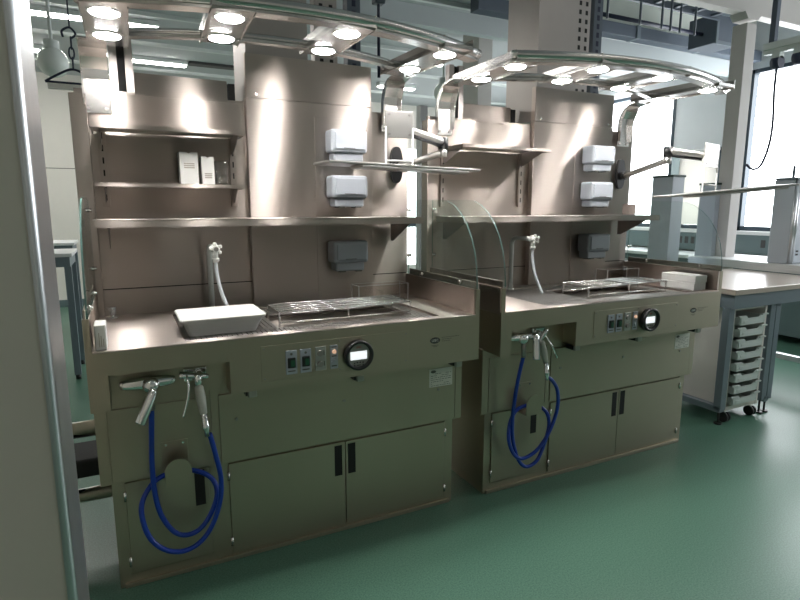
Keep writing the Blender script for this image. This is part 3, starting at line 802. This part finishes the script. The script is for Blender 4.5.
m = MB(); m.box(0, 0, .02, .08, 2.2, .27); m.mi = 1
for k in range(6): m.box(-.004, .1+k*.09, .10, .001, .15+k*.09, .19)
m.build('radiator_body', [M['teal'], M['ink']], t)
t = thing('radiator', 'low dark teal radiator under the right window', 'radiator', (6.86, .2, .84))
m = MB(); m.box(0, 0, .02, .08, 2.2, .27); m.mi = 1
for k in range(4): m.box(-.004, 1.5+k*.09, .10, .001, 1.55+k*.09, .19)
m.build('radiator_body', [M['teal'], M['ink']], t)

# pillar, beams, overhead rail
struct('trim_1', MB().box(4.98, 1.2, 0, 5.11, 1.33, 2.95, .004), M['column'])
m = MB(); m.box(4.2, 1.235, 3.05, 7.0, 1.255, 3.45); m.box(4.2, 1.22, 3.03, 7.0, 1.31, 3.05); m.prism([(4.93, 3.03), (5.16, 3.03), (5.11, 2.98), (4.98, 2.98)], 'y', 1.195, 1.335)
struct('trim_2', m, M['column'])
struct('trim_3', MB().box(3.49, 3.0, 0, 3.66, 3.3, 3.7, .004), M['column'])
struct('trim_4', MB().box(2.02, 1.5, 0, 2.075, 1.56, 2.1), M['whitetop'])
t = thing('hoist_rail', 'white overhead rail with two dark blue trolleys, upper right', 'rail', (4.66, -.2, 2.6))
m = MB(); m.box(0, 0, 0, .09, 1.05, .05, .004); m.box(.02, 0, -.03, .07, 1.05, 0); m.build('rail_beam', M['rail'], t)
for y in (.955, .80):
    m = MB(); m.box(.015, y-.03, -.075, .075, y+.03, -.03, .004); m.mi = 1
    m.cyl((.045, y-.03, -.10), (.045, y+.03, -.10), .045, n=18); m.build('rail_trolley', [M['rail'], M['navy']], t)
m = MB(); 
for y in (.1, .98): MB().box(.02, y, .05, .06, y+.04, 1.2).build('hanger_rod', M['duct'], t)
m = MB()
pts = [(.045, .955, -.13), (.045, .955, -.30), (.06, .95, -.55), (.04, .95, -.72), (-.03, .95, -.86), (-.14, .94, -.90), (-.24, .93, -.87)]
m.tube(smooth_path(pts), .009, 8); m.build('cable', M['navy'], t)
t = thing('hanging_cable', 'dark blue power cable with a plug box hanging from the ceiling behind the left station', 'cable', (1.62, 1.3, 2.2))
m = MB(); m.tube([(0, 0, 0), (0, 0, 1.5)], .010, 8); m.build('cord', M['navy'], t)
m = MB(); m.box(-.035, -.03, .42, .035, .03, .62, .008); m.build('plug_box', M['duct'], t)
for (x, y, z, lab) in ((-.235, 3.0, 2.36, 'round frosted ceiling lamp at upper left, beside the beige panel'), (3.32, 3.4, 2.52, 'round frosted ceiling lamp between the two stations')):
    t = thing('ceiling_lamp', lab, 'lamp', (x, y, z), 0, 'round frosted ceiling lamps')
    MB().sphere((0, 0, .10), .105, (1, 1, 1.0), 24).build('lamp_shade', M['frost'], t)
    MB().cyl((0, 0, .19), (0, 0, .25), .05).cyl((0, 0, .25), (0, 0, 3.24-z), .012).build('stem', M['rail'], t)

# ------------------------------------------------------------------ room shell
X0, X1, Y0, Y1 = -3.0, 7.0, -6.0, 7.2
struct('floor', MB().box(X0-.2, Y0-.2, -.1, X1+.2, Y1+.2, 0), M['floor'])
struct('wall_left', MB().box(X0-.15, Y0, 0, X0, Y1, 3.9), M['wall'])
struct('wall_front', MB().box(X0-.15, Y0-.15, 0, X1+.15, Y0, 3.9), M['wall'])
b = MB(); b.box(X0-.15, Y1, 0, 4.62, Y1+.15, 3.9); b.box(5.12, Y1, 0, X1+.15, Y1+.15, 3.9); b.box(4.62, Y1, 2.45, 5.12, Y1+.15, 3.9); b.box(4.62, Y1, 0, 5.12, Y1+.15, .35)
b.mi = 1; b.box(X0, Y1-.003, 1.94, 4.62, Y1, 1.95); b.box(.35, Y1-.003, 0, .36, Y1, 2.8)
struct('wall_back', b, [M['wall'], M['greyink']])
struct('baseboard_back', MB().box(X0, Y1-.02, 0, X1, Y1, .10), M['teal'])
r = MB()
ws = ((-1.9, -.4), (.55, 2.42), (2.70, 3.28), (3.42, 5.2))
zs0, zs1 = 1.13, 3.02
r.box(X1, Y0, 0, X1+.15, Y1, zs0); r.box(X1, Y0, zs1, X1+.15, Y1, 3.9)
ys = [Y0] + [v for w in ws for v in w] + [Y1]
for i in range(0, len(ys), 2): r.box(X1, ys[i], zs0, X1+.15, ys[i+1], zs1)
r.box(X1, 2.70, 2.16, X1+.15, 3.28, zs1)
struct('wall_right', r, M['wall_green'])
for i, (a, c) in enumerate(ws):
    w = MB(); e = .045; zt_ = 2.16 if c == 3.28 else zs1
    w.box(X1-.01, a, zs0-.02, X1+.08, a+e, zt_); w.box(X1-.01, c-e, zs0-.02, X1+.08, c, zt_); w.box(X1-.01, a, zs0, X1+.08, c, zs0+.05); w.box(X1-.01, a, zt_-e, X1+.08, c, zt_)
    w.mi = 1; w.box(X1-.03, c, zs0, X1-.001, c+.12, zt_); w.mi = 2; w.box(X1-.16, a-.05, zs0-.045, X1+.0, c+.05, zs0-.005)
    w = struct('window_%d' % (i+1), w, [M['frame_dark'], M['frame_light'], M['whitetop']])
w = MB(); w.box(4.62, Y1-.02, .35, 4.66, Y1+.1, 2.45); w.box(5.08, Y1-.02, .35, 5.12, Y1+.1, 2.45); w.box(4.66, Y1-.02, 1.05, 5.08, Y1+.1, 1.12)
struct('window_5', w, M['frame_dark'])
# ceilings: high slab over the work area, lower boarded ceiling behind
c = MB(); c.box(X0-.15, Y0-.15, 3.8, X1+.15, 2.6, 3.9); c.box(X0-.15, 2.45, 3.2, X1+.15, Y1+.15, 3.3)
struct('ceiling', c, M['ceil'])
struct('trim_5', MB().box(X0, 2.42, 3.2, X1, 2.445, 3.8), M['ceil_dark'])
struct('trim_6', MB().box(X0, 2.42, 2.93, X1, 2.50, 3.085), M['soffit'])
# ceiling rails and strip lamps of the lower ceiling
for y in (3.12, 4.02, 5.05, 6.3, 2.55):
    o = MB().box(X0, y-.02, 3.165, X1, y+.02, 3.2).build('ceiling_rail', M['rail'], None, (0, y, 3.2)); 
    tag(o, 'long white ceiling rail, number %s from the front' % {2.55: 'one', 3.12: 'two', 4.02: 'three', 5.05: 'four', 6.3: 'five'}[y], 'rail', 'white ceiling rails')
    o['kind'] = 'structure'; 
def strip(x, y, z, ln, lab, glow='strip'):
    t = thing('ceiling_strip_lamp', lab, 'lamp', (x, y, z), 0, 'linear ceiling lamps')
    MB().box(0, -.06, 0, ln, .06, .05, .004).build('housing', M['rail'], t)
    MB().box(.02, -.05, -.012, ln-.02, .05, .0).build('diffuser', M[glow], t)
    if z > 3.2:
        for xr in (.2, ln-.2): MB().cyl((xr, 0, .05), (xr, 0, .5), .006, n=8).build('hanger_rod', M['rail'], t)
for x, ln, lab in ((-1.9, 2.5, 'bright strip lamp in the nearer ceiling row, far left'), (3.30, .55, 'bright strip lamp in the nearer ceiling row, between the stations'), (4.6, 1.2, 'bright strip lamp in the nearer ceiling row, above the right station'), (6.0, .9, 'bright strip lamp in the nearer ceiling row, right of the pillar')):
    strip(x, 4.3, 3.15, ln, lab)
for x, ln, lab in ((-1.6, 1.1, 'strip lamp in the farther ceiling row, above the coat hanger'), (.35, .65, 'strip lamp in the farther ceiling row, over the shelves of the left station'), (3.6, .6, 'strip lamp in the farther ceiling row, behind the gap between stations')):
    strip(x, 5.75, 3.15, ln, lab)
o = MB().box(1.02, 5.68, 3.17, 1.75, 5.82, 3.2).build('ceiling_vent', M['ink'], None, (1.4, 5.75, 3.17)); tag(o, 'dark slotted ceiling vent next to a strip lamp', 'vent')
for i, (x, y) in enumerate(((-1.2, -1.2), (2.4, -1.2), (-1.2, -3.6), (2.4, -3.6), (5.2, -3.6))):  # unseen lamps added to brighten the station fronts and the beige panel
    strip(x, y, 3.3, 1.5, ('unseen added fill lamp behind the viewer, ', )[0] + ('front row left', 'front row right', 'rear row left', 'rear row middle', 'rear row right')[i], 'strip_fill')
# services above the right station
t = thing('ceiling_air_duct', 'long dark blue-grey duct along the soffit above the right station', 'duct', (3.0, 2.29, 3.088))
MB().box(0, 0, 0, 3.95, .125, .115, .005).build('duct_body', M['duct'], t)
for x in (.9, 1.9, 2.9): MB().box(x, -.01, -.003, x+.05, .128, .12).build('flange', M['bluegrey'], t)
t = thing('cable_tray', 'dark cable tray with hanging rods, upper right', 'cable tray', (3.4, 1.42, 3.14))
m = MB(); m.box(0, 0, 0, 1.9, .03, .06); m.box(0, .25, 0, 1.9, .28, .06)
for k in range(8): m.box(k*.25, .03, .01, k*.25+.04, .25, .03)
m.build('tray_frame', M['duct'], t)
for x in (.35, .72, .98, 1.09, 1.21, 1.40): MB().cyl((x, .14, -.23), (x, .14, .66), .010, n=8).build('hanger_rod', M['duct'], t)
o = MB().tube([(3.9, 1.9, 3.08), (5.355, 1.9, 3.08)], .018, 12).build('ceiling_pipe', M['navy'], None, (4.6, 1.9, 3.08)); tag(o, 'dark blue pipe running under the ceiling at upper right', 'pipe')
t = thing('vent_box', 'blue-grey square ventilation box beside the pillar top', 'duct', (5.36, 1.75, 2.97))
MB().box(0, 0, 0, .32, .30, .27, .005).build('box_body', M['duct'], t)
m = MB(); m.box(-.01, -.012, -.012, .33, 0, .02); m.box(-.01, -.012, .25, .33, 0, .28); m.box(-.01, -.012, .02, .02, 0, .25); m.box(.30, -.012, .02, .33, 0, .25); m.box(.1, .1, .27, .14, .14, .83); m.build('flange', M['bluegrey'], t)

# ------------------------------------------------------------------ light
wd = bpy.data.worlds.new('World'); bpy.context.scene.world = wd; wd.use_nodes = True
nt = wd.node_tree; bg = nt.nodes['Background']
bg.inputs[0].default_value = (.93, .97, 1.0, 1); bg.inputs[1].default_value = 6.0
for i, (a, c) in enumerate(ws):
    l = bpy.data.lights.new('window_portal', 'AREA'); l.shape = 'RECTANGLE'; l.size = zs1-zs0; l.size_y = c-a
    l.cycles.is_portal = True
    o = bpy.data.objects.new('window_portal', l); C.objects.link(o)
    o.location = (X1+.12, (a+c)/2, (zs0+zs1)/2); o.rotation_euler = (0, PI/2, 0)
l = bpy.data.lights.new('window_portal', 'AREA'); l.shape = 'RECTANGLE'; l.size = .5; l.size_y = 2.1; l.cycles.is_portal = True
o = bpy.data.objects.new('window_portal', l); C.objects.link(o); o.location = (4.87, Y1+.12, 1.4); o.rotation_euler = (-PI/2, 0, 0)

# ------------------------------------------------------------------ camera
cam = bpy.data.cameras.new('camera'); co = bpy.data.objects.new('camera', cam); C.objects.link(co)
cam.sensor_width = 36; cam.lens = 36*556.2/800; cam.clip_start = .02
co.location = (.1403, -1.9929, 1.4126)
co.rotation_euler = (PI/2 - .1654, 0, -.4583)
sc = bpy.context.scene; sc.camera = co
sc.view_settings.view_transform = 'Standard'; sc.view_settings.look = 'None'; sc.view_settings.gamma = 1
sc.view_settings.use_curve_mapping = False
sc.view_settings.exposure = .62
sc.cycles.use_denoising = True
sc.cycles.max_bounces = 8; sc.cycles.transparent_max_bounces = 16
sc.cycles.sample_clamp_indirect = 6
sc.cycles.caustics_reflective = False; sc.cycles.caustics_refractive = False
